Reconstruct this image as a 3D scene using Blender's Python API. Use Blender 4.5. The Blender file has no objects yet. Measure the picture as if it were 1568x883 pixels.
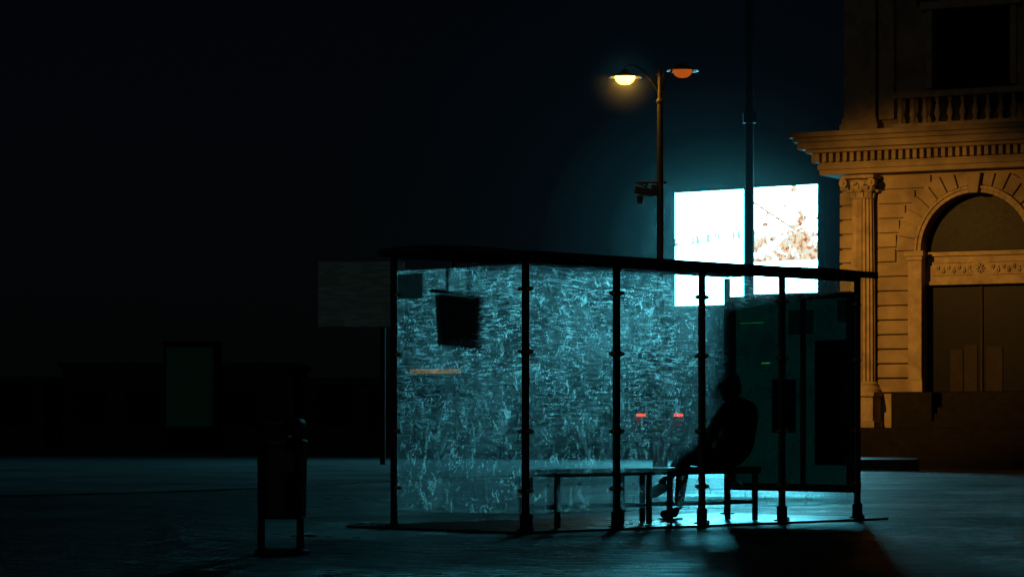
import bpy, bmesh, math, random
from mathutils import Vector, Matrix
random.seed(7)
sc=bpy.context.scene
F=4330.0; EYE=0.88
def PX(px,py,Z): return Vector(((px-784)/F*Z, Z, EYE+(649-py)/F*Z))

# ---------------- node helpers ----------------
class N:
    def __init__(s,name):
        s.m=bpy.data.materials.new(name); s.m.use_nodes=True
        s.t=s.m.node_tree; s.t.nodes.clear(); s.o=s.t.nodes.new('ShaderNodeOutputMaterial')
    def n(s,typ,ins=None,**kw):
        d=s.t.nodes.new(typ)
        for k,v in kw.items(): setattr(d,k,v)
        if ins:
            for k,v in ins.items():
                if hasattr(v,'is_output'): s.t.links.new(v,d.inputs[k])
                else: d.inputs[k].default_value=v
        return d
    def math(s,op,a,b=0.0,c=None,clamp=False):
        ins={0:a,1:b}
        if c is not None: ins[2]=c
        return s.n('ShaderNodeMath',ins,operation=op,use_clamp=clamp).outputs[0]
    def ramp(s,fac,stops):
        d=s.n('ShaderNodeValToRGB',{0:fac}); cr=d.color_ramp
        while len(cr.elements)<len(stops): cr.elements.new(0.5)
        for e,(p,c) in zip(cr.elements,stops):
            e.position=p; e.color=(c,c,c,1) if isinstance(c,(int,float)) else (*c,1)
        return d.outputs[0]
    def noise(s,vec,scale,detail=4,rough=.55,dist=0):
        return s.n('ShaderNodeTexNoise',{'Vector':vec,'Scale':scale,'Detail':detail,'Roughness':rough,'Distortion':dist}).outputs[0]
    def obj(s): return s.n('ShaderNodeTexCoord').outputs['Object']
    def mapp(s,vec,scale=(1,1,1),rot=(0,0,0)):
        return s.n('ShaderNodeMapping',{'Vector':vec,'Scale':scale,'Rotation':rot}).outputs[0]
    def out(s,sh): s.t.links.new(sh,s.o.inputs[0]); return s.m

def pbr(name,c1,c2=None,rough=.6,metal=0,nscale=8,bump=.2,rvar=.15,spec=.5,bdist=.01):
    k=N(name); c2=c2 or tuple(x*.6 for x in c1)
    v=k.obj(); f=k.noise(v,nscale,6)
    col=k.ramp(f,[(.3,c1),(.7,c2)])
    f2=k.noise(v,nscale*5,5)
    r=k.math('MULTIPLY_ADD',f2,rvar*2,rough-rvar,clamp=True)
    b=k.n('ShaderNodeBump',{'Strength':bump,'Distance':bdist,'Height':f2}).outputs[0]
    p=k.n('ShaderNodeBsdfPrincipled',{'Base Color':col,'Roughness':r,'Metallic':metal,'Normal':b,'Specular IOR Level':spec})
    return k.out(p.outputs[0])
def emis(name,col,st,vary=.3,scale=6):
    k=N(name); v=k.obj(); f=k.noise(v,scale,3)
    s=k.math('MAXIMUM',k.math('MULTIPLY_ADD',f,st*vary*2,st*(1-vary)),0.0)
    return k.out(k.n('ShaderNodeEmission',{'Color':(*col,1),'Strength':s}).outputs[0])
def translu(name,c1,c2,scale,refl=.25):
    k=N(name); v=k.obj(); f=k.noise(v,scale,5,.6,.4)
    col=k.ramp(f,[(.35,c1),(.65,c2)])
    a=k.n('ShaderNodeBsdfTranslucent',{0:col}).outputs[0]; d=k.n('ShaderNodeBsdfDiffuse',{0:col}).outputs[0]
    m=k.n('ShaderNodeMixShader',{0:refl,1:a,2:d}).outputs[0]
    g=k.n('ShaderNodeBsdfGlossy',{'Roughness':.08}).outputs[0]
    return k.out(k.n('ShaderNodeMixShader',{0:.04,1:m,2:g}).outputs[0])

M_metal=pbr('dark_painted_metal',(.09,.095,.097),(.04,.043,.045),.42,.3,14,.15)
M_steel=pbr('brushed_steel',(.28,.3,.3),(.16,.17,.17),.35,.9,30,.2)
M_brass=pbr('brass_bolt',(.85,.66,.22),(.6,.45,.14),.4,.3,30,.1)
M_roof=pbr('roof_sheet',(.05,.055,.06),(.03,.033,.036),.5,.2,6,.3)
M_stone=pbr('sandstone',(.42,.33,.21),(.20,.155,.10),.85,0,1.4,.6,.08,.3)
M_stone2=pbr('sandstone_trim',(.46,.37,.24),(.26,.20,.135),.85,0,3.5,.6,.08,.3)
M_base=pbr('dark_granite',(.018,.015,.013),(.009,.008,.007),.85,0,5,.3,.1,.15)
M_wood=pbr('dark_wood_door',(.03,.02,.013),(.016,.011,.007),.6,0,4,.3,.1,.2)
M_dkglass=pbr('dark_window_glass',(.010,.010,.010),(.005,.006,.006),.45,0,3,.02,.05,.12)
M_bench=pbr('bench_slat',(.10,.105,.105),(.05,.052,.054),.33,.2,12,.2)
M_bin=pbr('bin_plastic',(.04,.042,.044),(.02,.022,.024),.4,0,10,.3)
M_coat=pbr('coat_fabric',(.020,.021,.024),(.010,.010,.012),.9,0,20,.5)
M_skin=pbr('skin',(.38,.24,.17),(.3,.18,.13),.55,0,20,.1)
M_hair=pbr('hair',(.015,.011,.009),(.008,.006,.005),.6,0,60,.6)
M_shoe=pbr('shoe_leather',(.02,.018,.016),(.01,.01,.01),.35,0,30,.2)
M_poster=translu('poster_green',(.04,.36,.22),(.02,.18,.14),1.6)
M_poster2=pbr('poster_dark',(.01,.012,.013),(.006,.006,.007),.2,0,4,.05)
M_paper=translu('paper_notice',(.34,.40,.36),(.16,.22,.21),16)
M_car=pbr('car_paint',(.03,.03,.035),(.022,.022,.026),.25,.3,3,.02,.05)
M_tyre=pbr('tyre',(.015,.015,.015),None,.85,0,20,.3)
M_tail=emis('tail_light_red',(1,.07,.02),1.6)
M_bgb=pbr('background_render',(.04,.04,.036),(.02,.02,.018),.9,0,.5,.2)
M_kerb=pbr('kerb_stone',(.10,.10,.095),(.05,.05,.048),.6,0,4,.5)

# ---------------- mesh builder ----------------
class MB:
    def __init__(s): s.bm=bmesh.new()
    def box(s,c,d,rot=None):
        m=Matrix.Translation(Vector(c))
        if rot is not None: m=m@rot.to_4x4()
        m=m@Matrix.Diagonal((d[0],d[1],d[2],1))
        bmesh.ops.create_cube(s.bm,size=1,matrix=m); return s
    def b2(s,lo,hi):
        lo=Vector(lo);hi=Vector(hi); return s.box((lo+hi)/2,hi-lo)
    def cyl(s,p0,p1,r0,r1=None,seg=16):
        p0=Vector(p0);p1=Vector(p1);r1=r0 if r1 is None else r1
        d=p1-p0; q=d.to_track_quat('Z','Y').to_matrix().to_4x4()
        bmesh.ops.create_cone(s.bm,cap_ends=True,segments=seg,radius1=r0,radius2=r1,depth=d.length,matrix=Matrix.Translation((p0+p1)/2)@q); return s
    def sph(s,c,r,sc3=(1,1,1),seg=16):
        bmesh.ops.create_uvsphere(s.bm,u_segments=seg,v_segments=max(8,seg//2),radius=r,matrix=Matrix.Translation(Vector(c))@Matrix.Diagonal((*sc3,1))); return s
    def lathe(s,c,prof,seg=20):
        c=Vector(c); rings=[]
        for r,z in prof:
            rings.append([s.bm.verts.new(c+Vector((r*math.cos(t*2*math.pi/seg),r*math.sin(t*2*math.pi/seg),z))) for t in range(seg)])
        for a,b in zip(rings,rings[1:]):
            for i in range(seg): s.bm.faces.new((a[i],a[(i+1)%seg],b[(i+1)%seg],b[i]))
        s.bm.faces.new(rings[0][::-1]); s.bm.faces.new(rings[-1]); return s
    def prism(s,pts,vec):
        v=Vector(vec); a=[s.bm.verts.new(Vector(p)) for p in pts]; b=[s.bm.verts.new(Vector(p)+v) for p in pts]
        n=len(pts); s.bm.faces.new(a); s.bm.faces.new(b[::-1])
        for i in range(n): s.bm.faces.new((a[i],b[i],b[(i+1)%n],a[(i+1)%n]))
        return s
    def quad(s,pts): s.bm.faces.new([s.bm.verts.new(Vector(p)) for p in pts]); return s
    def done(s,name,mat,parent=None,bevel=0,smooth=False,seg=2,recalc=True):
        if recalc: bmesh.ops.recalc_face_normals(s.bm,faces=s.bm.faces[:])
        me=bpy.data.meshes.new(name); s.bm.to_mesh(me); s.bm.free()
        o=bpy.data.objects.new(name,me); sc.collection.objects.link(o)
        me.materials.append(mat)
        if parent: o.parent=parent
        if bevel:
            b=o.modifiers.new('bev','BEVEL'); b.width=bevel; b.segments=seg; b.limit_method='ANGLE'
        if smooth:
            for p in me.polygons: p.use_smooth=True
        return o
def empty(name,loc=(0,0,0),rz=0):
    e=bpy.data.objects.new(name,None); sc.collection.objects.link(e)
    e.location=loc; e.rotation_euler=(0,0,rz); e.empty_display_size=.2; return e

# ---------------- camera ----------------
cam=bpy.data.cameras.new('camera'); co=bpy.data.objects.new('camera',cam); sc.collection.objects.link(co)
co.location=(0,0,EYE); co.rotation_euler=(math.radians(90),0,0)
cam.sensor_width=36; cam.lens=F/1568*36; cam.shift_y=207.5/1568; cam.clip_end=2000
sc.camera=co
sc.view_settings.view_transform='Standard'; sc.view_settings.look='None'; sc.view_settings.exposure=0

# ---------------- world + moon-dim sun ----------------
w=bpy.data.worlds.new('World'); sc.world=w; w.use_nodes=True
nt=w.node_tree; bg=nt.nodes['Background']; sky=nt.nodes.new('ShaderNodeTexSky'); sky.sky_type='NISHITA'
sky.sun_disc=False; sky.sun_elevation=math.radians(25); sky.sun_rotation=math.radians(200)
mx_=nt.nodes.new('ShaderNodeMix'); mx_.data_type='RGBA'; mx_.blend_type='MULTIPLY'; mx_.inputs[0].default_value=1; mx_.inputs[7].default_value=(.50,.70,1,1)
nt.links.new(sky.outputs[0],mx_.inputs[6]); nt.links.new(mx_.outputs[2],bg.inputs[0]); bg.inputs[1].default_value=0.00030
sl=bpy.data.lights.new('night_sun','SUN'); sl.energy=0.022; sl.angle=math.radians(.5); sl.color=(1,.9,.8)
so=bpy.data.objects.new('night_sun',sl); sc.collection.objects.link(so); so.rotation_euler=(math.radians(65),0,math.radians(-20))

# ---------------- ground ----------------
def ground_mat(name,c1,c2,tile=None,wet=.5,bump=.5,rlo=.22,rhi=.7,bd=.02):
    k=N(name); v=k.obj()
    big=k.noise(v,.35,5,.6,.3); fine=k.noise(v,45,6,.6); mid=k.noise(v,4,5)
    h=k.math('MULTIPLY_ADD',fine,.35,mid)
    col=k.ramp(mid,[(.3,c1),(.7,c2)])
    if tile:
        bt=k.n('ShaderNodeTexBrick',{'Vector':k.mapp(v,(1,1,1),(0,0,math.radians(tile[1]))),'Scale':tile[0],'Mortar Size':.03,'Color1':(*c1,1),'Color2':(*c2,1),'Mortar':(*[x*.4 for x in c1],1),'Mortar Smooth':.3,'Bias':0.0})
        cc=k.n('ShaderNodeMix',{0:.6,6:col,7:bt.outputs[0]},data_type='RGBA').outputs[2]; col=cc
        h=k.math('SUBTRACT',h,k.math('MULTIPLY',bt.outputs[1],1.0))
        h=k.math('ADD',h,k.math('MULTIPLY',k.noise(k.mapp(v,(1,2.2,1),(0,0,math.radians(tile[1]))),2.4,1),1.2))
    rr=k.ramp(k.math('MULTIPLY_ADD',mid,.35,k.math('MULTIPLY',big,.8)),[(.42,rlo),(.75,rhi)])
    b=k.n('ShaderNodeBump',{'Strength':bump,'Distance':bd,'Height':h}).outputs[0]
    p=k.n('ShaderNodeBsdfPrincipled',{'Base Color':col,'Roughness':rr,'Normal':b,'Specular IOR Level':wet})
    return k.out(p.outputs[0])
M_road=ground_mat('wet_asphalt',(.085,.085,.087),(.055,.055,.057),None,.45,.3,.42,.75)
M_pave=ground_mat('wet_paving',(.024,.024,.026),(.011,.011,.013),(2.2,18),.45,1.0,.26,.6,.08)
M_slab=ground_mat('smooth_wet_slab',(.085,.085,.085),(.045,.045,.045),(1.6,0),.45,.5,.22,.46,.03)
MB().quad([(-600,-60,-.12),(600,-60,-.12),(600,900,-.12),(-600,900,-.12)]).done('ground',M_road)
kp=[(-1500,800),(-700,775),(0,760),(200,755),(390,748),(600,737),(800,728.5),(1000,724),(1160,722),(1320,721.5),(1450,724),(1568,728.5),(1900,745),(2500,790)]
kpts=[]
for x,y in kp:
    Z=EYE*F/(y-649); kpts.append(((x-784)/F*Z,Z))
def cr(P,n=8):
    out=[]
    for i in range(len(P)-1):
        p0=Vector(P[max(i-1,0)]);p1=Vector(P[i]);p2=Vector(P[i+1]);p3=Vector(P[min(i+2,len(P)-1)])
        for j in range(n):
            t=j/n; out.append(.5*((2*p1)+(p2-p0)*t+(2*p0-5*p1+4*p2-p3)*t*t+(3*p1-p0-3*p2+p3)*t**3))
    out.append(Vector(P[-1])); return out
kc=cr(kpts)
poly=[(p.x,p.y,0) for p in kc]+[(60,-40,0),(-60,-40,0)]
MB().prism(poly,(0,0,-.1)).done('pavement',M_pave)
mb=MB()
for a,b in zip(kc,kc[1:]):
    d=(b-a); n=Vector((-d.y,d.x)).normalized(); 
    if n.y<0:n=-n
    L=d.length; k=max(1,int(L/1.0))
    for i in range(k):
        p=a+d*((i+.5)/k); ang=math.atan2(d.y,d.x); q=p+n*.085
        mb.box((q.x,q.y,-.05+random.uniform(-.004,.004)),(L/k-.012,.16,.13),Matrix.Rotation(ang,3,'Z'))
mb.done('kerb',M_kerb,None,.012)

# ---------------- bus shelter ----------------
O=(.111,22.97,0); RZ=math.atan2(.7106,.7036)
S=empty('bus_shelter',O,RZ)
PA=[0,1.0925,2.185,3.2775,4.37]; D=1.572; H=2.25
mb=MB()
for a in PA: mb.b2((a-.024,-.022,.0),(a+.024,.026,H-.02))
mb.b2((-.022,D-.024,0),(.024,D+.024,H+.03)); mb.b2((4.346,D-.024,0),(4.394,D+.024,H+.03))
mb.done('posts',M_metal,S,.006)
mb=MB()
for a in PA: mb.b2((a-.05,-.05,.018),(a+.05,.055,.03)); mb.cyl((a-.036,-.04,.03),(a-.036,-.04,.05),.01); mb.cyl((a+.036,-.04,.03),(a+.036,-.04,.05),.01); mb.b2((a-.034,-.032,.03),(a+.034,.036,.15))
mb.b2((-.05,D-.05,.018),(.055,D+.05,.03)); mb.b2((4.32,D-.05,.018),(4.42,D+.05,.03))
mb.done('post_shoes',M_metal,S,.004)
prof=[]
bN=-.12; bF=D+.06
def rz(b):
    t=(b-bN)/(bF-bN); return H-.005+.10*math.sin(math.pi*t*.66)
for i in range(15):
    b=bN+(bF-bN)*i/14; prof.append((b,rz(b)))
a0_,a1_=-.10,4.49
pts=[(a0_,b,z) for b,z in prof]+[(a0_,b,z+.022) for b,z in prof[::-1]]
MB().prism(pts,(a1_-a0_,0,0)).done('roof_sheet',M_roof,S)
mb=MB()
mb.b2((-.024,-.022,H-.062),(4.394,.026,H-.022))
for a in PA: mb.prism([(a-.018,b,rz(b)-.055) for b,_ in prof[1:-1]]+[(a-.018,b,rz(b)-.003) for b,_ in prof[1:-1][::-1]],(.036,0,0))
mb.b2((-.02,D-.02,rz(D)-.05),(4.39,D+.02,rz(D)-.004))
mb.done('top_beams',M_metal,S,.004)
mb=MB()
mb.b2((a0_-.014,bN-.016,H-.03),(a1_+.014,bN-.001,H+.03)); bz=prof[-1]; mb.b2((a0_-.014,bz[0]+.001,bz[1]-.03),(a1_+.014,bz[0]+.016,bz[1]+.035))
for a in (a0_-.015,a1_+.001):
    pp=[(a,b,z-.025) for b,z in prof]+[(a,b,z+.032) for b,z in prof[::-1]]
    mb.prism(pp,(.014,0,0))
mb.done('roof_edge_trim',M_metal,S)

# dirty glass
k=N('dirty_glass'); v=k.obj()
sx=k.n('ShaderNodeSeparateXYZ',{0:v}).outputs; h=k.math('SUBTRACT',sx[0],sx[1]); z=sx[2]
hv=k.n('ShaderNodeCombineXYZ',{0:h,1:0.0,2:z}).outputs[0]
patch=k.ramp(k.noise(hv,1.7,6,.62,.8),[(.40,0),(.66,1)])
speck=k.ramp(k.noise(k.mapp(hv,(1,1,1.4)),38,5,.72),[(.56,0),(.66,1)])
specl=k.ramp(k.noise(k.mapp(hv,(1,1,.8)),12,6,.76,1.0),[(.555,0),(.63,1)])
drops=k.n('ShaderNodeTexVoronoi',{'Vector':k.mapp(hv,(1,1,.75)),'Scale':55.0,'Randomness':1.0},feature='F1').outputs['Distance']
drops=k.math('LESS_THAN',drops,k.math('MULTIPLY_ADD',k.noise(hv,9,3),.75,-.2))
scr=k.ramp(k.noise(k.mapp(hv,(2.6,1,17),(0,math.radians(8),0)),2.6,8,.78,.45),[(.51,0),(.59,1)])
scr2=k.ramp(k.noise(k.mapp(hv,(2.4,1,26),(0,math.radians(-48),0)),2.2,7,.75,.4),[(.55,0),(.62,1)])
drip=k.ramp(k.noise(k.mapp(hv,(16,1,1.6)),1.6,5,.6,.2),[(.55,0),(.75,1)])
smear=k.ramp(k.noise(k.mapp(hv,(5,1,2.4)),1.3,7,.74,1.8),[(.54,0),(.66,1)])
low=k.n('ShaderNodeMapRange',{'Value':z,1:1.25,2:.35,3:.25,4:1.0}).outputs[0]
hi=k.n('ShaderNodeMapRange',{'Value':z,1:.6,2:1.6,3:.25,4:1.0}).outputs[0]
gm=k.ramp(k.noise(hv,4.5,4,.65),[(.38,.08),(.62,1)])
gm2=k.ramp(k.noise(hv,2.6,4,.6,.5),[(.36,.15),(.6,1)])
A=k.math('MULTIPLY',k.math('MULTIPLY',k.math('MAXIMUM',scr,scr2),gm2),k.math('MULTIPLY',hi,.36))
B=k.math('MULTIPLY',k.math('MULTIPLY',speck,gm),.50)
C=k.math('MULTIPLY',k.math('MULTIPLY',specl,gm),.42)
Dd=k.math('MULTIPLY',k.math('MULTIPLY',smear,low),.32)
E=k.math('MULTIPLY_ADD',k.math('MULTIPLY',drip,low),.09,k.math('MULTIPLY',drops,.14))
zz=k.math('PINGPONG',h,.045)
zd=k.math('ABSOLUTE',k.math('SUBTRACT',k.math('MULTIPLY_ADD',zz,1.35,1.128),z))
zl=k.math('LESS_THAN',zd,.007)
bl=k.math('LESS_THAN',k.math('ABSOLUTE',k.math('SUBTRACT',k.math('ABSOLUTE',k.math('SUBTRACT',z,1.158)),.042)),.0035)
zl=k.math('MULTIPLY',k.math('MAXIMUM',zl,bl),k.ramp(k.noise(hv,5,4),[(.42,.15),(.55,.7)]))
s1=k.math('ADD',k.math('ADD',A,B),k.math('ADD',C,k.math('ADD',Dd,E)))
s1=k.math('ADD',s1,k.math('MULTIPLY_ADD',patch,.05,.012),clamp=True)
s1=k.math('MINIMUM',s1,.85)
tl=k.n('ShaderNodeBsdfTranslucent',{'Color':(.85,.85,.85,1)}).outputs[0]
rf=k.n('ShaderNodeBsdfRefraction',{'Color':(.9,.9,.9,1),'Roughness':.8,'IOR':1.14}).outputs[0]
df=k.n('ShaderNodeBsdfDiffuse',{'Color':(.35,.36,.35,1)}).outputs[0]
dd=k.n('ShaderNodeMixShader',{0:.15,1:tl,2:df}).outputs[0]
dd=k.n('ShaderNodeMixShader',{0:.55,1:dd,2:rf}).outputs[0]
tr=k.n('ShaderNodeBsdfTransparent',{'Color':(.72,.86,.88,1)}).outputs[0]
m1=k.n('ShaderNodeMixShader',{0:s1,1:tr,2:dd}).outputs[0]
gl=k.n('ShaderNodeBsdfGlossy',{'Color':(1,1,1,1),'Roughness':.04}).outputs[0]
m2=k.n('ShaderNodeMixShader',{0:.06,1:m1,2:gl}).outputs[0]
zdiff=k.n('ShaderNodeBsdfDiffuse',{'Color':(.05,.07,.03,1)}).outputs[0]
m3=k.n('ShaderNodeMixShader',{0:zl,1:m2,2:zdiff}).outputs[0]
M_glass=k.out(m3)
g0,g1=.15,H-.07
for i in range(4):
    x0,x1=PA[i]+.034,PA[i+1]-.034
    MB().quad([(x0,0,g1),(x1,0,g1),(x1,0,g0),(x0,0,g0)]).done('glass_pane',M_glass,S,recalc=False)
MB().quad([(0,D-.034,g0),(0,.034,g0),(0,.034,g1),(0,D-.034,g1)]).done('glass_end_pane',M_glass,S,recalc=False)
M_edge=pbr('glass_edge',(.35,.6,.58),(.2,.4,.4),.3,0,20,.1)
mb=MB()
for i in range(4):
    x0,x1=PA[i]+.034,PA[i+1]-.034
    mb.b2((x0-.003,-.004,g0),(x0-.0005,.004,g1)); mb.b2((x1+.0005,-.004,g0),(x1+.003,.004,g1)); mb.b2((x0,-.004,g0-.004),(x1,.004,g0-.0005))
mb.b2((-.004,.034,g0-.004),(.004,D-.034,g0-.0005))
mb.done('glass_edges',M_edge,S)
mb=MB(); mc=MB()
for z_ in (.34,.82,1.47,1.98):
    for a in PA:
        for sgn in (-1,1):
            if (a==0 and sgn<0) or (a==PA[-1] and sgn>0): continue
            x=a+sgn*.05
            mb.cyl((x,-.028,z_),(x,-.004,z_),.016); mb.cyl((x,.004,z_),(x,.028,z_),.016); mc.b2((min(a+sgn*.0245,x+sgn*.010),-.010,z_-.02),(max(a+sgn*.0245,x+sgn*.010),.010,z_+.02))
    for b in (.05,D-.05):
        mb.cyl((-.028,b,z_),(.028,b,z_),.016)
    mb.sph((0,-.030,z_),.013); mb.sph((4.37,-.030,z_),.013)
mb.done('glass_bolts',M_brass,S,0,True); mc.done('glass_clamps',M_metal,S)
mb=MB()
z0,z1=.25,2.10; y0,y1=.04,D-.03
for (lo,hi_) in [((4.33,y0,z0),(4.41,y0+.06,z1)),((4.33,y1-.05,z0),(4.41,y1,z1)),((4.332,y0+.06,z0),(4.408,y1-.05,z0+.07)),((4.332,y0+.06,z1-.05),(4.408,y1-.05,z1)),((4.35,.62,z0+.07),(4.39,.66,z1-.05))]: mb.b2(lo,hi_)
mb.done('advert_cabinet',M_metal,S,.005)
MB().quad([(4.37,y0+.06,z0+.07),(4.37,y1-.05,z0+.07),(4.37,y1-.05,z1-.05),(4.37,y0+.06,z1-.05)]).done('poster',M_poster,S)
mb=MB(); mb.b2((4.345,.12,.5),(4.36,.48,1.66)); mb.b2((4.347,.72,.8),(4.36,1.0,1.3)); mb.done('timetable_board',M_poster2,S)
mb=MB(); mb.quad([(4.35,.10,1.82),(4.35,.22,1.82),(4.35,.22,2.03),(4.35,.10,2.03)]); mb.quad([(4.352,.5,1.72),(4.352,.8,1.72),(4.352,.8,1.95),(4.352,.5,1.95)]); mb.done('paper_notice_end',M_paper,S)
mb=MB(); mb.b2((4.34,1.02,1.452),(4.345,1.12,1.464)); mb.b2((4.34,1.10,1.84),(4.345,1.38,1.845)); mb.done('green_reflection_strip',emis('green_reflection',(.08,1,.25),.14,.9,14),S)  # glowing strips stand in for green LED reflections in the cabinet
mb=MB(); mb.quad([(-.006,D-.36,1.94),(-.006,D-.05,1.94),(-.006,D-.05,2.15),(-.006,D-.36,2.15)]); mb.done('paper_notice_pane',M_paper,S)
mb=MB(); mb.prism([(.17,1.10,1.98),(.78,1.10,1.98),(.74,1.10,1.56),(.21,1.10,1.56)],(0,.1,0)); mb.b2((.23,1.08,1.62),(.71,1.099,1.94)); mb.b2((.05,1.13,1.99),(1.05,1.17,2.02)); mb.cyl((.3,1.15,1.99),(.3,1.15,2.3),.014); mb.cyl((.62,1.15,1.99),(.62,1.15,2.3),.014)
mb.done('hanging_display',M_metal,S,.008)
mb=MB(); mb.b2((-.25,-.18,0.001),(4.6,1.9,.018)); mb.done('platform',M_slab,S,.004)

# benches
def bench(a0,a1):
    B=empty('bus_bench',O,RZ)
    mb=MB()
    for i in range(4): b=.17+i*.098; mb.b2((a0,b,.475),(a1,b+.085,.5))
    mb.done('seat_slats',M_bench,B,.006)
    mb=MB()
    mb.b2((a0+.01,.172,.44),(a1-.01,.2,.474)); mb.b2((a0+.01,.52,.44),(a1-.01,.548,.474))
    for a in (a0+.04,a1-.08):
        for b in (.18,.5): mb.b2((a,b,.02),(a+.04,b+.04,.441))
        mb.b2((a+.005,.221,.17),(a+.035,.499,.2)); mb.b2((a+.002,.201,.442),(a+.038,.519,.473))
    mb.b2((a0+.081,.19,.17),(a1-.081,.215,.2)); mb.b2((a0+.081,.505,.17),(a1-.081,.53,.2))
    mb.done('frame',M_steel,B,.004)
bench(.52,1.78); bench(1.93,3.2)

# ---------------- person ----------------
P=empty('seated_person',O,RZ)
def skin(name,verts,edges,mat,parent,root=0,sub=2):
    me=bpy.data.meshes.new(name); me.from_pydata([v[:3] for v in verts],edges,[])
    o=bpy.data.objects.new(name,me); sc.collection.objects.link(o); o.parent=parent
    m=o.modifiers.new('skin','SKIN'); m.use_smooth_shade=True
    ly=me.skin_vertices[0].data if me.skin_vertices else None
    if ly is None:
        bm=bmesh.new(); bm.from_mesh(me); bm.verts.layers.skin.verify(); bm.to_mesh(me); bm.free(); ly=me.skin_vertices[0].data
    for i,vv in enumerate(verts):
        r=vv[3]; ly[i].radius=(r if not isinstance(r,tuple) else r[0], r if not isinstance(r,tuple) else r[1]); ly[i].use_root=(i==root)
    s=o.modifiers.new('sub','SUBSURF'); s.levels=sub; s.render_levels=sub
    me.materials.append(mat); return o
c=2.97
V=[(c,.31,.61,.165),(c,.25,.76,.155),(c,.225,.90,.165),(c-.01,.245,1.01,.15),(c,.29,1.085,.062),(c+.005,.33,1.13,.056),
   (c-.15,.26,1.02,.082),(c-.225,.33,.88,.062),(c-.235,.41,.76,.055),(c-.17,.53,.725,.045),(c-.10,.62,.735,.036),
   (c+.13,.26,1.02,.082),(c+.205,.33,.88,.062),(c+.215,.41,.76,.055),(c+.13,.53,.735,.045),(c+.04,.62,.745,.036)]
E_=[(0,1),(1,2),(2,3),(3,4),(4,5),(3,6),(6,7),(7,8),(8,9),(9,10),(3,11),(11,12),(12,13),(13,14),(14,15)]
V+=[(c-.10,.34,.585,.10),(c-.12,.56,.58,.088),(c-.135,.77,.565,.068),(c-.145,.80,.36,.058),(c-.15,.83,.13,.042),
    (c+.09,.34,.60,.10),(c+.03,.58,.66,.086),(c-.05,.80,.70,.066),(c-.08,.90,.53,.058),(c-.09,1.0,.385,.042)]
E_+=[(0,16),(16,17),(17,18),(18,19),(19,20),(0,21),(21,22),(22,23),(23,24),(24,25)]
skin('clothed_body',V,E_,M_coat,P,0,2)
def shoe(name,heel,toe,up):
    heel=Vector(heel);toe=Vector(toe);d=(toe-heel).normalized();up=Vector(up).normalized()
    vs=[(*(heel+up*.07),.045),(*(heel+up*.015-d*.01),.044),(*(heel.lerp(toe,.45)+up*.008),.042),(*(heel.lerp(toe,.8)),.044),(*toe,.03)]
    skin(name,vs,[(0,1),(1,2),(2,3),(3,4)],M_shoe,P,1,2)
    s=d.cross(up).normalized(); mb=MB(); ps=[]
    for t,wd in [(-.14,.025),(-.1,.038),(.3,.036),(.75,.047),(1.02,.038),(1.13,.018)]:
        ps.append((heel.lerp(toe,t)-up*.034,wd))
    poly=[p+s*wd for p,wd in ps]+[p-s*wd for p,wd in ps[::-1]]
    mb.prism(poly,-up*.014).done(name+'_sole',M_shoe,P,.003)
shoe('shoe_planted',(c-.15,.83,.068),(c-.165,1.03,.062),(0,0,1))
shoe('shoe_crossed',(c-.095,1.03,.33),(c-.10,1.20,.255),(0,.42,.9))
bm=bmesh.new(); bmesh.ops.create_uvsphere(bm,u_segments=32,v_segments=24,radius=1)
hc=Vector((c+.015,.36,1.20))
for v_ in bm.verts:
    x,y,zz_=v_.co
    X=x*.076;Y=y*.096;Zz=zz_*.114
    if zz_<-.2: X*=1-.30*(-zz_-.2); 
    if y>0 and zz_<0: Y*=1-.12*(-zz_)
    if y>.5:
        nx=math.exp(-(X/.012)**2)*math.exp(-((Zz+.018)/.022)**2); Y+=.022*nx
        for ex in (-.03,.03): Y-=.008*math.exp(-((X-ex)/.014)**2-((Zz-.006)/.012)**2)
        Y+=.006*math.exp(-((Zz+.052)/.008)**2-(X/.022)**2)
        Y+=.010*math.exp(-((Zz+.088)/.015)**2-(X/.025)**2)
        Y+=.005*math.exp(-((Zz-.026)/.008)**2-(X/.05)**2)
    v_.co=(X,Y,Zz)
T=Matrix.Translation(hc)@Matrix.Rotation(math.radians(-16),4,'X')
bm.transform(T)
me=bpy.data.meshes.new('head'); bm.to_mesh(me); bm.free(); ho=bpy.data.objects.new('head',me); sc.collection.objects.link(ho); ho.parent=P; me.materials.append(M_skin)
for p in me.polygons:p.use_smooth=True
for sgn in (-1,1):
    mb=MB(); mb.sph((sgn*.076,-.008,-.004),.03,(.35,.7,1)); mb.sph((sgn*.081,-.004,-.004),.016,(.4,.7,1)); mb.bm.transform(T); mb.done('ear',M_skin,P,0,True)
    mb=MB(); mb.sph((sgn*.03,.078,.006),.011); mb.bm.transform(T); mb.done('eye',M_hair,P,0,True)
bm=bmesh.new(); bmesh.ops.create_uvsphere(bm,u_segments=32,v_segments=24,radius=1)
dl=[v_ for v_ in bm.verts if (v_.co.y>.15 and v_.co.z<.42) or v_.co.z<-.5 or (v_.co.y>-.15 and v_.co.z<.1)]
bmesh.ops.delete(bm,geom=dl,context='VERTS')
for v_ in bm.verts:
    r=random.uniform(.985,1.03); v_.co=Vector((v_.co.x*.086*r,v_.co.y*.108*r-.004,v_.co.z*.124*r))
bm.transform(T); me=bpy.data.meshes.new('hair'); bm.to_mesh(me); bm.free(); o=bpy.data.objects.new('hair',me); sc.collection.objects.link(o); o.parent=P; me.materials.append(M_hair)
sm=o.modifiers.new('s','SOLIDIFY'); sm.thickness=.012
for p in me.polygons:p.use_smooth=True
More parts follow.
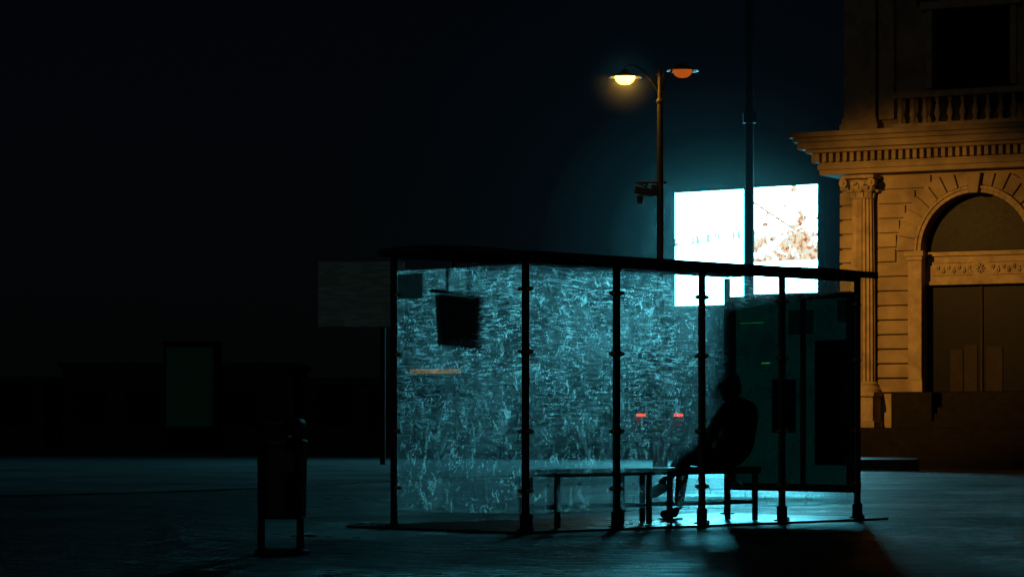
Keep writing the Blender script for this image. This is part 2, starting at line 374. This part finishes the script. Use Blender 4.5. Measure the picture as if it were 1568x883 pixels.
mb=MB(); mb.lathe((0,0,0),[(.088,.030),(.096,.045),(.100,.072),(.092,.098),(.06,.114),(.01,.118)],24); mb.box((0,.085,.044),(.11,.05,.010),Matrix.Rotation(-.35,3,'X')); mb.bm.transform(T@Matrix.Diagonal((.95,1.08,1,1))); mb.done('flat_cap',M_coat,P,.004,True)
mb=MB(); mb.lathe((c-.002,.305,1.04),[(.095,0),(.09,.03),(.078,.062),(.07,.06),(.07,.0)],20).done('collar',M_coat,P,0,True)
def hand(side,wrist,d):
    wr=Vector(wrist); d=Vector(d).normalized(); s=Vector((side,0,0)); s=(s-d*s.dot(d)).normalized(); up=d.cross(s).normalized()
    if up.z<0: up=-up
    mid=wr+d*.05; kn=wr+d*.09
    vs=[(*wr,.028),(*mid,(.036)),(*kn,.032)]
    skin('palm',vs,[(0,1),(1,2)],M_skin,P,0,1)
    for i,(off,l) in enumerate([(-.028,.07),(-.009,.08),(.010,.075),(.028,.058)]):
        r=wr+d*.07+s*off; a=r+d*.03; b=a+d*l*.4-up*l*.12; e=b+d*l*.25-up*l*.35; f=e-up*l*.25-d*l*.05
        skin('finger',[(*r,.010),(*a,.010),(*b,.009),(*e,.0085),(*f,.007)],[(0,1),(1,2),(2,3),(3,4)],M_skin,P,0,1)
    r=wr+d*.03-s*.02; skin('thumb',[(*r,.012),(*(r-s*.03+d*.02),.011),(*(r-s*.042+d*.048),.010),(*(r-s*.04+d*.07-up*.008),.008)],[(0,1),(1,2),(2,3)],M_skin,P,0,1)
hand(1,(c-.095,.635,.735),(.35,.8,-.1)); hand(-1,(c+.035,.635,.75),(-.35,.8,-.02))

# ---------------- litter bin ----------------
B=empty('litter_bin',((432-784)/F*19.2,19.2,0),math.radians(12))
mb=MB(); mb.lathe((0,0,0),[(.155,.24),(.165,.26),(.172,.72),(.178,.74),(.178,.765),(.165,.78)],8); mb.done('body',M_bin,B,.006)
mb=MB(); mb.lathe((-.015,0,0),[(.176,.86),(.182,.885),(.165,.915),(.10,.93),(.02,.935)],8); mb.done('hood',M_bin,B,.005)
mb=MB()
for t in range(4):
    an=math.radians(45+90*t); mb.cyl((.15*math.cos(an),.15*math.sin(an),.77),(.15*math.cos(an),.15*math.sin(an),.87),.014)
mb.b2((-.165,-.02,.03),(-.12,.02,.245)); mb.b2((.10,-.02,.03),(.145,.02,.245)); mb.lathe((0,0,0),[(.19,0),(.19,.025),(.17,.035)],8)
mb.done('legs_and_base',M_bin,B,.003)
mb=MB(); mb.b2((-.05,-.18,.55),(.06,-.168,.70)); mb.b2((-.006,-.19,.6),(.006,-.18,.63)); mb.cyl((.02,-.16,.79),(.05,-.17,.80),.02); mb.done('lock_and_label',M_steel,B,.003)
MB().cyl((0,0,.75),(0,0,.86),.145,.145,8).done('inner_liner',M_tyre,B)

# ---------------- street lamp ----------------
ZL=56.0; lx=(1011-784)/F*ZL
L=empty('street_lamp',(lx,ZL,0))
def zz(y,Z=ZL): return EYE+(649-y)/F*Z
M_pole=pbr('lamp_pole_metal',(.34,.28,.16),(.2,.17,.10),.5,.2,12,.2)
mb=MB(); mb.lathe((0,0,-.12),[(.20,0),(.20,.1),(.15,.16),(.14,.8),(.17,.85),(.10,.95),(.085,3),(.075,3.1),(.06,zz(150)),(.085,zz(149)+.02),(.085,zz(147)+.02),(.05,zz(145)+.05),(.05,zz(108)),(.075,zz(106)),(.04,zz(100)),(.012,zz(92))],16)
mb.done('post',M_pole,L,0,False)
def arm(tx,sg):
    pts=[]
    for i in range(13):
        t=i/12; pts.append(Vector((sg*.04+(tx-sg*.04)*t,0,zz(140)+ (zz(100)-zz(140))*math.sin(t*math.pi*.62)/math.sin(math.pi*.5))))
    vs=[(*p,.020) for p in pts]; skin('arm',vs,[(i,i+1) for i in range(12)],M_metal,L,0,1)
def head(px,py,st,col,nm):
    tx=(px-1011)/F*ZL; sg=1 if tx>0 else -1
    arm(tx,sg); zc=zz(py)
    mb=MB(); mb.lathe((tx,0,zc),[(.02,.16),(.05,.14),(.09,.09),(.20,.045),(.31,.015),(.33,-.012),(.30,-.012),(.19,.02),(.05,.06)],24); mb.done('hood_'+nm,M_pole,L,0,True)
    M=N('lamp_lens_'+nm); 
    f=M.noise(M.obj(),5,2); e=M.n('ShaderNodeEmission',{'Color':(*col,1),'Strength':M.math('MULTIPLY_ADD',f,st*.3,st*.85)}); M.out(e.outputs[0])
    mb=MB(); mb.lathe((tx,0,zc),[(.02,-.150),(.10,-.135),(.165,-.085),(.20,-.02),(.19,.010),(.1,.015)],24); mb.done('lens_'+nm,M.m,L,0,True)
    return tx,zc
tx,zc=head(957,118,22.0,(1,.5,.035),'lit')
head(1045,108,.40,(1,.18,.02),'dim')
mb=MB(); zb=zz(292); mb.b2((-.50,-.05,zz(282)),(.12,.05,zz(278))); mb.box((-.33,-.05,zb-.02),(.36,.14,.15),Matrix.Rotation(.2,3,'Y')); mb.cyl((-.40,-.05,zb-.1),(-.40,-.05,zb-.26),.07,.05); mb.box((-.12,-.03,zb),(.12,.12,.22)); mb.cyl((-.25,0,zz(280)),(-.3,-.03,zb),.02)
mb.cyl((.04,0,zz(300)),(-.42,0,zz(281)),.015)
mb.done('cctv_camera_bracket',M_pole,L,.008)
sp=bpy.data.lights.new('facade_spot','SPOT'); sp.energy=3200; sp.color=(1,.45,.07); sp.spot_size=math.radians(56); sp.spot_blend=1.0; sp.shadow_soft_size=.12  # spot added off the lamp head, aimed to light the facade
spo=bpy.data.objects.new('facade_spot',sp); sc.collection.objects.link(spo); spo.parent=L
tgt=(Vector((9.0,64.9,3.3))-Vector((lx+tx,ZL,zc-.2))); spo.rotation_euler=tgt.to_track_quat('-Z','Y').to_euler()
spo.location=Vector((tx,0,zc-.12))+tgt.normalized()*.95

# ---------------- billboards ----------------
BASE=66.0
def screen_mat(name,kind):
    k=N(name); uv=k.n('ShaderNodeTexCoord').outputs['Generated']; s=k.n('ShaderNodeSeparateXYZ',{0:uv}).outputs
    x,z=s[0],s[2]; base=BASE
    if kind==0:
        fl=k.noise(k.mapp(uv,(9,1,3)),3,5,.7)
        band=k.math('LESS_THAN',k.math('ABSOLUTE',k.math('SUBTRACT',z,k.math('MULTIPLY_ADD',x,.05,.56))),.035)
        msk=k.math('MULTIPLY',band,k.math('GREATER_THAN',fl,.5))
        lowc=(.35,.9,.85,1); hc_=(.11,.70,.88,1)
        col=k.n('ShaderNodeMix',{0:msk,6:hc_,7:lowc},data_type='RGBA').outputs[2]
        st=k.math('MULTIPLY_ADD',msk,-(base-.95),base)
    else:
        p=k.mapp(uv,(3.2,1,4.4)); fl=k.noise(p,1.5,6,.7,1.0)
        lowz=k.n('ShaderNodeMapRange',{'Value':z,1:.95,2:.30,3:-.03,4:.17}).outputs[0]
        diag=k.math('LESS_THAN',k.math('ABSOLUTE',k.math('SUBTRACT',z,k.math('MULTIPLY_ADD',x,-.42,.86))),.015)
        msk=k.math('MAXIMUM',k.math('GREATER_THAN',k.math('ADD',fl,lowz),.58),diag)
        msk=k.math('MULTIPLY',msk,k.math('GREATER_THAN',z,.30))
        c2=k.ramp(k.noise(p,4,5,.7),[(.34,(.14,.08,.06)),(.42,(.60,.22,.10)),(.5,(.98,.75,.45)),(.6,(.75,.92,.88)),(.7,(1,.72,.62))])
        col=k.n('ShaderNodeMix',{0:msk,6:(.12,.70,.86,1),7:c2},data_type='RGBA').outputs[2]
        st=k.math('MULTIPLY_ADD',msk,-(base-.98),base)
    return k.out(k.n('ShaderNodeEmission',{'Color':col,'Strength':st}).outputs[0])
def board(x0,x1,yt,yb,Z0,Z1,mat):
    a=PX(x0,yb,Z0); b=PX(x1,yb,Z1); top=PX(x0,yt,Z0).z; zb=a.z
    W=(Vector((b.x,b.y))-Vector((a.x,a.y))).length; ang=math.atan2(b.y-a.y,b.x-a.x)
    e=empty('illuminated_billboard',(a.x,a.y,zb),ang); Hh=top-zb
    mb=MB(); mb.b2((-.06,.02,-.06),(W+.06,.28,Hh+.06)); 
    mb.b2((-.06,-.03,-.06),(-.012,.018,Hh+.06)); mb.b2((W+.012,-.03,-.06),(W+.06,.018,Hh+.06)); mb.b2((-.011,-.03,-.06),(W+.011,.018,-.012)); mb.b2((-.011,-.03,Hh+.012),(W+.011,.018,Hh+.06))
    mb.b2((W*.3,.06,-1.1),(W*.3+.12,.18,-.06)) ; mb.b2((W*.7,.06,-1.1),(W*.7+.12,.18,-.06)); mb.b2((W*.1,.04,-1.25),(W*.95,.2,-1.1))
    mb.cyl((W*.5,.12,-zb-.12),(W*.5,.12,-1.2),.11,.10)
    mb.done('cabinet',M_metal,e)
    MB().quad([(0,0,0),(W,0,0),(W,0,Hh),(0,0,Hh)]).done('screen',mat,e)
board(1034,1139,296,468,80,78.7,screen_mat('led_screen_chart',0))
board(1155,1252,288,450,79,77.8,screen_mat('led_screen_picture',1))
Zm=76.5; mx=(1147.5-784)/F*Zm; e=empty('utility_mast',(mx,Zm,0))
mb=MB(); mb.lathe((0,0,-.12),[(.30,0),(.30,.3),(.13,.35),(.12,8),(.10,14.5)],14); zb=EYE+(649-180)/F*Zm
mb.b2((-.17,-.17,zb-.15),(.17,.17,zb+.12)); mb.cyl((0,0,14.2),(-1.2,0,14.6),.04); mb.done('mast',M_base,e,0,False)

# ---------------- classical building ----------------
Cb=(7.71,66.0,0); RB=math.radians(-28)
G=empty('classical_building',Cb,RB)
per=5.3; NB=3; W=.0+per*NB+1.2
def arc(cu,r,sp,a0,a1,n): return [(cu+r*math.cos(a0+(a1-a0)*i/n),sp+r*math.sin(a0+(a1-a0)*i/n)) for i in range(n+1)]
spz=4.86; ar=1.3
mb=MB()
for b in range(NB):
    cu=3.25+per*b; u0=.0 if b==0 else cu-2.65; u1=cu+2.65 if b<NB-1 else W
    pts=[(u0,.8),(cu-ar,.8)]+arc(cu,ar,spz,math.pi,0,24)+[(cu+ar,.8),(u1,.8),(u1,6.66),(u0,6.66)]
    mb.prism([(u,0,z_) for u,z_ in pts],(0,.55,0))
mb.done('arcade_wall',M_stone,G)
mb=MB(); mb.b2((.02,.56,.5),(W-.02,9,6.6)) 
mb.done('inner_mass',M_base,G)
mb=MB(); ch=.335
for b in range(NB):
    cu=3.25+per*b
    rows=15
    for r in range(rows):
        za=1.62+r*ch; zb_=za+ch-.045
        if zb_>6.6: zb_=6.6
        zm=(za+zb_)/2
        ro=ar+.62
        lim=ar+.30
        if zm>spz-.1:
            q=ro*ro-max(0,(zm-spz))**2; lim=math.sqrt(q) if q>0 else 0
        for sg in (-1,1):
            e0=2.65-.30; 
            if lim<e0: mb.b2((min(cu+sg*lim,cu+sg*e0),-.075,za),(max(cu+sg*lim,cu+sg*e0),-.002,zb_))
    for r in range(rows):
        if b==0: mb.b2((-.04,-.072,1.62+r*ch),(.32,-.003,min(6.6,1.62+r*ch+ch-.045)))
    nV=17
    for i in range(nV):
        t0=math.pi*(i+.06)/nV; t1=math.pi*(i+.94)/nV
        ri=ar+.17; 
        def ro_(t): return min(ar+.60,(6.58-spz)/max(.05,math.sin(t)))
        if i==nV//2:
            ps=[(cu+(ar-.02)*math.cos(t0),spz+(ar-.02)*math.sin(t0)),(cu+1.75*math.cos(t0-.02),6.6),(cu+1.75*math.cos(t1+.02),6.6),(cu+(ar-.02)*math.cos(t1),spz+(ar-.02)*math.sin(t1))]
            mb.prism([(u,-.22,z_) for u,z_ in ps],(0,.217,0)); continue
        ps=[(cu+ri*math.cos(t0),spz+ri*math.sin(t0)),(cu+ro_(t0)*math.cos(t0),spz+ro_(t0)*math.sin(t0)),(cu+ro_(t1)*math.cos(t1),spz+ro_(t1)*math.sin(t1)),(cu+ri*math.cos(t1),spz+ri*math.sin(t1))]
        mb.prism([(u,-.078,z_) for u,z_ in ps],(0,.075,0))
mb.done('rustication',M_stone,G,.014)
mb=MB()
for b in range(NB):
    cu=3.25+per*b
    for (ra,rb,dp) in [(ar-.005,ar+.08,.10),(ar+.083,ar+.15,.14)]:
        n=28
        for i in range(n):
            A0=math.pi*i/n;A1=math.pi*(i+1)/n
            mb.prism([(cu+ra*math.cos(A0),-dp,spz+ra*math.sin(A0)),(cu+rb*math.cos(A0),-dp,spz+rb*math.sin(A0)),(cu+rb*math.cos(A1),-dp,spz+rb*math.sin(A1)),(cu+ra*math.cos(A1),-dp,spz+ra*math.sin(A1))],(0,dp-.002,0))
    for sg in (-1,1):
        x0=cu+sg*(ar-.03); x1=cu+sg*(ar+.30)
        lo,hi_=min(x0,x1),max(x0,x1)
        mb.b2((lo,-.11,1.9),(hi_,-.004,spz-.22)); mb.b2((lo-.03,-.15,1.62),(hi_+.03,-.004,1.897))
        mb.b2((lo-.03,-.16,spz-.217),(hi_+.03,-.004,spz-.13)); mb.b2((lo-.07,-.20,spz-.127),(hi_+.07,-.004,spz-.003))
mb.done('arch_trim',M_stone2,G,.01)
def fluted(mb,cx,cy,r0,r1,z0,z1,nf=18):
    seg=nf*4; rings=[]
    for j in range(7):
        t=j/6; R=r0+(r1-r0)*t+ .012*math.sin(t*math.pi)
        ring=[]
        for i in range(seg):
            an=2*math.pi*i/seg; ph=(i%4); rr=R*(1 if ph in(0,) else (.86 if ph==2 else .93))
            ring.append(mb.bm.verts.new((cx+rr*math.cos(an),cy+rr*math.sin(an),z0+(z1-z0)*t)))
        rings.append(ring)
    for a,b in zip(rings,rings[1:]):
        for i in range(seg): mb.bm.faces.new((a[i],a[(i+1)%seg],b[(i+1)%seg],b[i]))
    mb.bm.faces.new(rings[0][::-1]); mb.bm.faces.new(rings[-1])
mb=MB(); ml=MB(); mc=MB()
for b in range(NB+1):
    cx=.6+per*b; cy=-.22
    fluted(mb,cx,cy,.29,.25,1.86,6.08)
    mc.lathe((cx,cy,0),[(.40,1.62),(.40,1.70),(.36,1.72),(.36,1.75),(.33,1.77),(.34,1.82),(.30,1.86)],28)
    mc.b2((cx-.42,cy-.42,1.52),(cx+.42,-.08,1.62)); mc.b2((cx-.38,cy-.38,.95),(cx+.38,-.08,1.518)); mc.b2((cx-.43,cy-.43,.80),(cx+.43,-.08,.948)); 
    mc.lathe((cx,cy,0),[(.255,6.08),(.28,6.11),(.25,6.14),(.26,6.3),(.33,6.5),(.36,6.52)],24)
    mc.b2((cx-.40,cy-.40,6.54),(cx+.40,-.01,6.62))
    for row,(zr,rr,nl,hh) in enumerate([(6.12,.28,9,.17),(6.27,.30,9,.19)]):
        for i in range(nl):
            an=2*math.pi*(i+.5*row)/nl; d=Vector((math.cos(an),math.sin(an),0)); base=Vector((cx,cy,zr))+d*rr*.95
            ml.box(base+Vector((0,0,hh*.4)),(.05,.11,hh),Matrix.Rotation(an,3,'Z')@Matrix.Rotation(.2,3,'Y'))
            ml.sph(base+d*.07+Vector((0,0,hh*.85)),.05,(1.1,1.1,.8),8)
    for sx_ in (-1,1):
        ml.cyl((cx+sx_*.34,cy-.42,6.44),(cx+sx_*.34,cy-.24,6.44),.10,.10,14); ml.cyl((cx+sx_*.34,cy-.46,6.44),(cx+sx_*.34,cy-.40,6.44),.04,.04,10)
        ml.cyl((cx+sx_*.12,cy-.36,6.43),(cx+sx_*.12,cy-.24,6.43),.05,.05,12)
mb.done('fluted_columns',M_stone2,G); mc.done('column_bases_and_abaci',M_stone2,G,.006); ml.done('capital_leaves',M_stone2,G)
mb=MB()
def ent(z0,z1,o,l): mb.b2((-l,-o,z0),(W+l,3,z1))
ent(6.663,6.78,.44,.40); ent(6.782,6.90,.48,.44); ent(7.16,7.24,.68,.66); ent(7.242,7.40,.84,.80); ent(7.402,7.50,.92,.88); ent(7.502,7.62,1.02,.97); ent(6.902,7.158,.42,.40)
nd=int((W+.8)/.17)
for i in range(nd): mb.b2((-.44+i*.17,-.60,6.95),(-.44+i*.17+.10,-.423,7.156))
for i in range(8): mb.b2((-.58,-.5+i*.17,6.95),(-.403,-.5+i*.17+.10,7.156))
mb.done('entablature_cornice',M_stone,G,.012)
mb=MB(); z0=7.63
for b in range(NB):
    cu=3.25+per*b+-.15; u0=.15 if b==0 else cu-2.65; u1=cu+2.65 if b<NB-1 else W-.2
    pz=[(u0,z0),(cu-.93,z0),(cu-.93,10.4),(cu+.93,10.4),(cu+.93,z0),(u1,z0),(u1,13.5),(u0,13.5)]
    mb.prism([(u,.15,z_) for u,z_ in pz],(0,.4,0))
mb.b2((.16,.56,z0),(W-.21,8.5,13.4)); mb.done('upper_wall',M_stone,G)
mb=MB()
for b in range(NB+1):
    c0=.5+per*b
    mb.b2((c0-.42,-.12,z0+.35),(c0+.36,.148,13)); mb.b2((c0-.5,-.2,z0),(c0+.44,.148,z0+.22)); mb.b2((c0-.46,-.16,z0+.222),(c0+.40,.148,z0+.348))
    mb.b2((c0+.40,-.02,z0+.3),(c0+.78,.147,13))
for b in range(NB):
    cu=3.1+per*b
    mb.b2((cu-1.07,.06,8.6),(cu-.93,.149,10.4)); mb.b2((cu+.93,.06,8.6),(cu+1.07,.149,10.4)); mb.b2((cu-1.2,.0,10.402),(cu+1.2,.149,10.62)); mb.b2((cu-1.3,-.1,10.622),(cu+1.3,.149,10.72))
mb.b2((-.3,-.5,13),(W+.3,8.8,13.4))
mb.done('upper_pilasters_and_trim',M_stone2,G,.01)
mb=MB()
for b in range(NB):
    cu=3.1+per*b
    mb.b2((cu-.92,.38,z0+.05),(cu+.92,.40,10.38))
mb.done('upper_windows',M_dkglass,G)
mb=MB()
for b in range(NB):
    cu=3.1+per*b
    for o_ in (-.9,-.02,.84): mb.b2((cu+o_,.33,z0+.05),(cu+o_+.06,.379,10.38))
    mb.b2((cu-.9,.332,9.6),(cu+.9,.378,9.66))
mb.done('upper_window_frames',M_wood,G)
mb=MB()
for b in range(NB):
    a0=1.35+per*b; a1=a0+per-1.0
    mb.b2((a0,-.30,7.66),(a1,-.08,7.78)); mb.b2((a0,-.32,8.36),(a1,-.06,8.5))
    n=int((a1-a0)/.30)
    for i in range(n):
        mb.lathe((a0+.15+i*.30,-.19,7.78),[(.065,0),(.065,.04),(.04,.07),(.085,.2),(.05,.36),(.035,.44),(.065,.54),(.065,.58)],10)
mb.done('balustrade',M_stone2,G,.006)
mt=MB(); md=MB(); mo=MB(); mg=MB()
for b in range(NB):
    cu=3.25+per*b
    mt.b2((cu-ar+.003,.30,4.08),(cu+ar-.003,.54,4.84)); mt.b2((cu-ar+.003,.24,4.74),(cu+ar-.003,.298,4.84)); mt.b2((cu-ar+.003,.24,4.08),(cu+ar-.003,.298,4.16))
    for sg in (-1,1):
        for i in range(7):
            x=cu+sg*(.28+i*.125); zc_=4.45
            mo.cyl((x,.26,zc_+.04*(-1)**i),(x,.298,zc_+.04*(-1)**i),.062,.05,12); mo.cyl((x,.235,zc_+.04*(-1)**i),(x,.27,zc_+.04*(-1)**i),.025,.02,8)
            mo.box((x+.05,.28,zc_-.05*(-1)**i),(.09,.03,.03),Matrix.Rotation(.7*(-1)**i,3,'Y'))
        mo.b2((min(cu+sg*.2,cu+sg*1.12),.27,4.585),(max(cu+sg*.2,cu+sg*1.12),.298,4.60)); mo.b2((min(cu+sg*.2,cu+sg*1.12),.27,4.30),(max(cu+sg*.2,cu+sg*1.12),.298,4.315))
    for i in range(8):
        mo.box((cu+.07*math.cos(i*math.pi/4),.27,4.45+.07*math.sin(i*math.pi/4)),(.07,.04,.03),Matrix.Rotation(-i*math.pi/4,3,'Y'))
    mg.prism([(u,.36,z_) for u,z_ in arc(cu,ar-.004,spz,math.pi,0,24)],(0,.02,0))
    mg.b2((cu-ar+.004,.42,1.63),(cu+ar-.004,.44,4.078))
    md.b2((cu-ar+.004,.37,1.63),(cu-ar+.07,.45,4.07)); md.b2((cu+ar-.07,.37,1.63),(cu+ar-.004,.45,4.07))
    md.b2((cu-.03,.37,1.63),(cu+.03,.418,4.07))
    for (xa,xb,zt) in [(-.75,-.45,2.6),(-.42,-.1,2.7),(.1,.5,2.65)]: md.b2((cu+xa,.39,1.63),(cu+xb,.417,zt))
mt.done('door_surrounds',M_stone2,G,.008); mo.done('scroll_ornament',M_stone2,G); mg.done('door_glazing',M_dkglass,G); md.done('wooden_doors',M_wood,G,.004)
mb=MB(); mb.b2((-.1,-.9,-.12),(W+.3,9,.79)); 
for b in range(NB):
    cu=3.25+per*b
    mb.b2((cu-1.2,-.06,.80),(cu+1.2,.55,1.615))
    for i in range(5): mb.b2((cu-.75,-.9+i*.17,.792),(cu+1.5,-.06-.0,.8+.155*(i+1)))
    mb.b2((cu-1.75,-.8,.793),(cu-.78,-.085,1.60))
    for i in range(4): mb.b2((cu-.9,-1.2-.32*i,-.12),(cu+2.0,-.902-.32*i+.02,.62-.17*i))
mb.done('terrace_and_steps',M_base,G,.01)

isl=[((px-784)/F*Z,Z) for px,Z in [(1225,57.5),(1385,57.5),(1402,58.4),(1408,60),(1380,62),(1225,62)]]
MB().prism([(x,y,-.118) for x,y in isl],(0,0,.278)).done('traffic_island',M_kerb,None,.02)

# ---------------- distant car ----------------
Zc=88; cx0=(1011-784)/F*Zc; Cc=empty('parked_car',(cx0,Zc,-.12),math.radians(6))
wd=.86
prof=[(0,.35),(0.02,.85),(.12,1.0),(.35,1.55),(.6,1.66),(2.1,1.66),(2.8,1.12),(3.9,.98),(4.2,.8),(4.25,.35)]
mb=MB(); vsL=[];vsR=[]
for y,z_ in prof:
    tw=wd-(.16*max(0,(z_-1.0)/.66)); vsL.append(mb.bm.verts.new((-tw,y,z_))); vsR.append(mb.bm.verts.new((tw,y,z_)))
mb.bm.faces.new(vsL); mb.bm.faces.new(vsR[::-1])
for i in range(len(prof)): j=(i+1)%len(prof); mb.bm.faces.new((vsL[i],vsR[i],vsR[j],vsL[j]))
mb.done('body',M_car,Cc,.05,False,3)
mb=MB(); 
for yy in (.8,3.4):
    for s_ in (-1,1): mb.cyl((s_*.68,yy,.33),(s_*.88,yy,.33),.33,.33,20)
mb.done('wheels',M_tyre,Cc,.02)
mb=MB(); mb.quad([(-.62,.145,1.08),(.62,.145,1.08),(.55,.335,1.5),(-.55,.335,1.5)]); mb.bm.transform(Matrix.Translation((0,-.012,.0))); mb.done('rear_window',M_dkglass,Cc)
mb=MB(); mb.b2((-.8,-.06,.4),(.8,.0,.55)); mb.b2((-.25,-.02,.68),(.25,.008,.80)); mb.b2((-.97,2.35,1.02),(-.84,2.5,1.16)); mb.b2((.84,2.35,1.02),(.97,2.5,1.16)); mb.done('bumper_plate_mirrors',M_metal,Cc,.01)
mb=MB(); 
for s_ in (-1,1): mb.b2((s_*.59-.13,-.02,1.24),(s_*.59+.13,.20,1.33))
mb.done('tail_lights',M_tail,Cc,.01)

# ---------------- distant unlit board at left, faint glow put into its face ----------------
Zs=70; a=PX(487,500,Zs); b=PX(600,400,Zs); e=empty('notice_billboard',(a.x,Zs,0))
mb=MB(); W_=b.x-a.x; mb.b2((0,.02,a.z),(W_+.3,.15,b.z)); mb.cyl((1.6,.1,-.12),(1.6,.1,a.z),.07); mb.done('frame_and_post',M_base,e)
k=N('faded_print_glow'); g=k.n('ShaderNodeTexCoord').outputs['Generated']; f=k.noise(k.mapp(g,(2,1,9)),2,5,.6)
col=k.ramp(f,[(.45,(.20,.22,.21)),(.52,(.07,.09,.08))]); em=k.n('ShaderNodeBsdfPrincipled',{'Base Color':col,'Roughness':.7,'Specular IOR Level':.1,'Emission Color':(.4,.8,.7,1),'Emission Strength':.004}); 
MB().quad([(0,0,a.z),(W_+.3,0,a.z),(W_+.3,0,b.z),(0,0,b.z)]).done('printed_face',k.out(em.outputs[0]),e)

# ---------------- background buildings ----------------
xs=-75
while xs<60:
    wv=random.uniform(9,18); hv=random.uniform(2.8,3.8); Zb=128+random.uniform(0,8)
    e=empty('background_building',(xs,Zb,-.12))
    mb=MB(); mb.b2((0,0,0),(wv-.6,9,hv)); mb.b2((-.15,-.2,hv),(wv-.45,9.2,hv+.3)); mb.done('walls_and_parapet',M_bgb,e)
    mb=MB(); n=int(wv/2.4)
    for j in range(n): mb.b2((.6+j*2.3,-.03,.9),(.6+j*2.3+1.5,-.002,2.6))
    mb.done('shop_windows',M_dkglass,e)
    xs+=wv
Zk=112; a=PX(628,573,Zk); b=PX(706,563,Zk); e=empty('lit_shop_sign',(a.x,Zk,-.12)); W_=b.x-a.x
mb=MB(); mb.b2((-.05,.03,a.z+.07),(W_+.05,.2,b.z+.17)); mb.cyl((.2,.1,0),(.2,.1,a.z+.1),.05); mb.cyl((W_-.2,.1,0),(W_-.2,.1,a.z+.1),.05); mb.done('sign_box_and_posts',M_base,e)
MB().b2((0,0,a.z+.15),(W_,.028,b.z+.08)).done('sign_face',emis('amber_sign',(1,.40,.06),.17,1.6,2.2),e)
Zk=100; a=PX(250,625,Zk); b=PX(330,520,Zk); e=empty('kiosk',(a.x,Zk,-.12))
mb=MB(); W_=b.x-a.x; mb.b2((0,.05,0),(W_,2.2,b.z)); mb.b2((-.05,-.05,b.z),(W_+.05,2.3,b.z+.08)); mb.done('body',M_base,e,.02)
MB().b2((.1,0,.9),(W_-.1,.048,b.z-.15)).done('green_front',emis('kiosk_green_glow',(.05,.9,.5),.0026),e)
# ---------------- mist spheres added to give boards and lamp a glow halo ----------------
def haze(name,c,r,sc3,dens,an,col=(1,1,1),grad=False):
    k=N(name)
    dn=dens
    if grad:
        g=k.n('ShaderNodeTexCoord').outputs['Generated']
        dv=k.n('ShaderNodeVectorMath',{0:g,1:(.5,.5,.5)},operation='DISTANCE').outputs['Value']
        f=k.math('MAXIMUM',k.math('MULTIPLY_ADD',dv,-2.0,1.0),0.0)
        dn=k.math('MULTIPLY',k.math('POWER',f,2.5),dens)
    vs=k.n('ShaderNodeVolumeScatter',{'Color':(*col,1),'Density':dn,'Anisotropy':an})
    k.t.links.new(vs.outputs[0],k.o.inputs[1])
    o=MB().sph(c,r,sc3,48).done(name,k.m,None,0,True)
haze('halo_mist',(6.0,79.5,6.0),11,(1.0,.95,.8),.00024,.45,(.5,.75,1))
haze('halo_mist',(6.4,79,5.8),5.6,(1,.9,.85),.0006,.3,(.7,1,1))
haze('halo_mist',(6.6,79,5.9),3.9,(1,.9,.8),.0012,.2,(.8,1,.95))
haze('halo_mist',(6.6,79,5.9),3.0,(1,.9,.85),.0012,.2,(.8,1,.9))
haze('lamp_halo_mist',(lx+tx,ZL,zc-.05),.9,(1,1,1),.35,.1,(1,1,1),True)
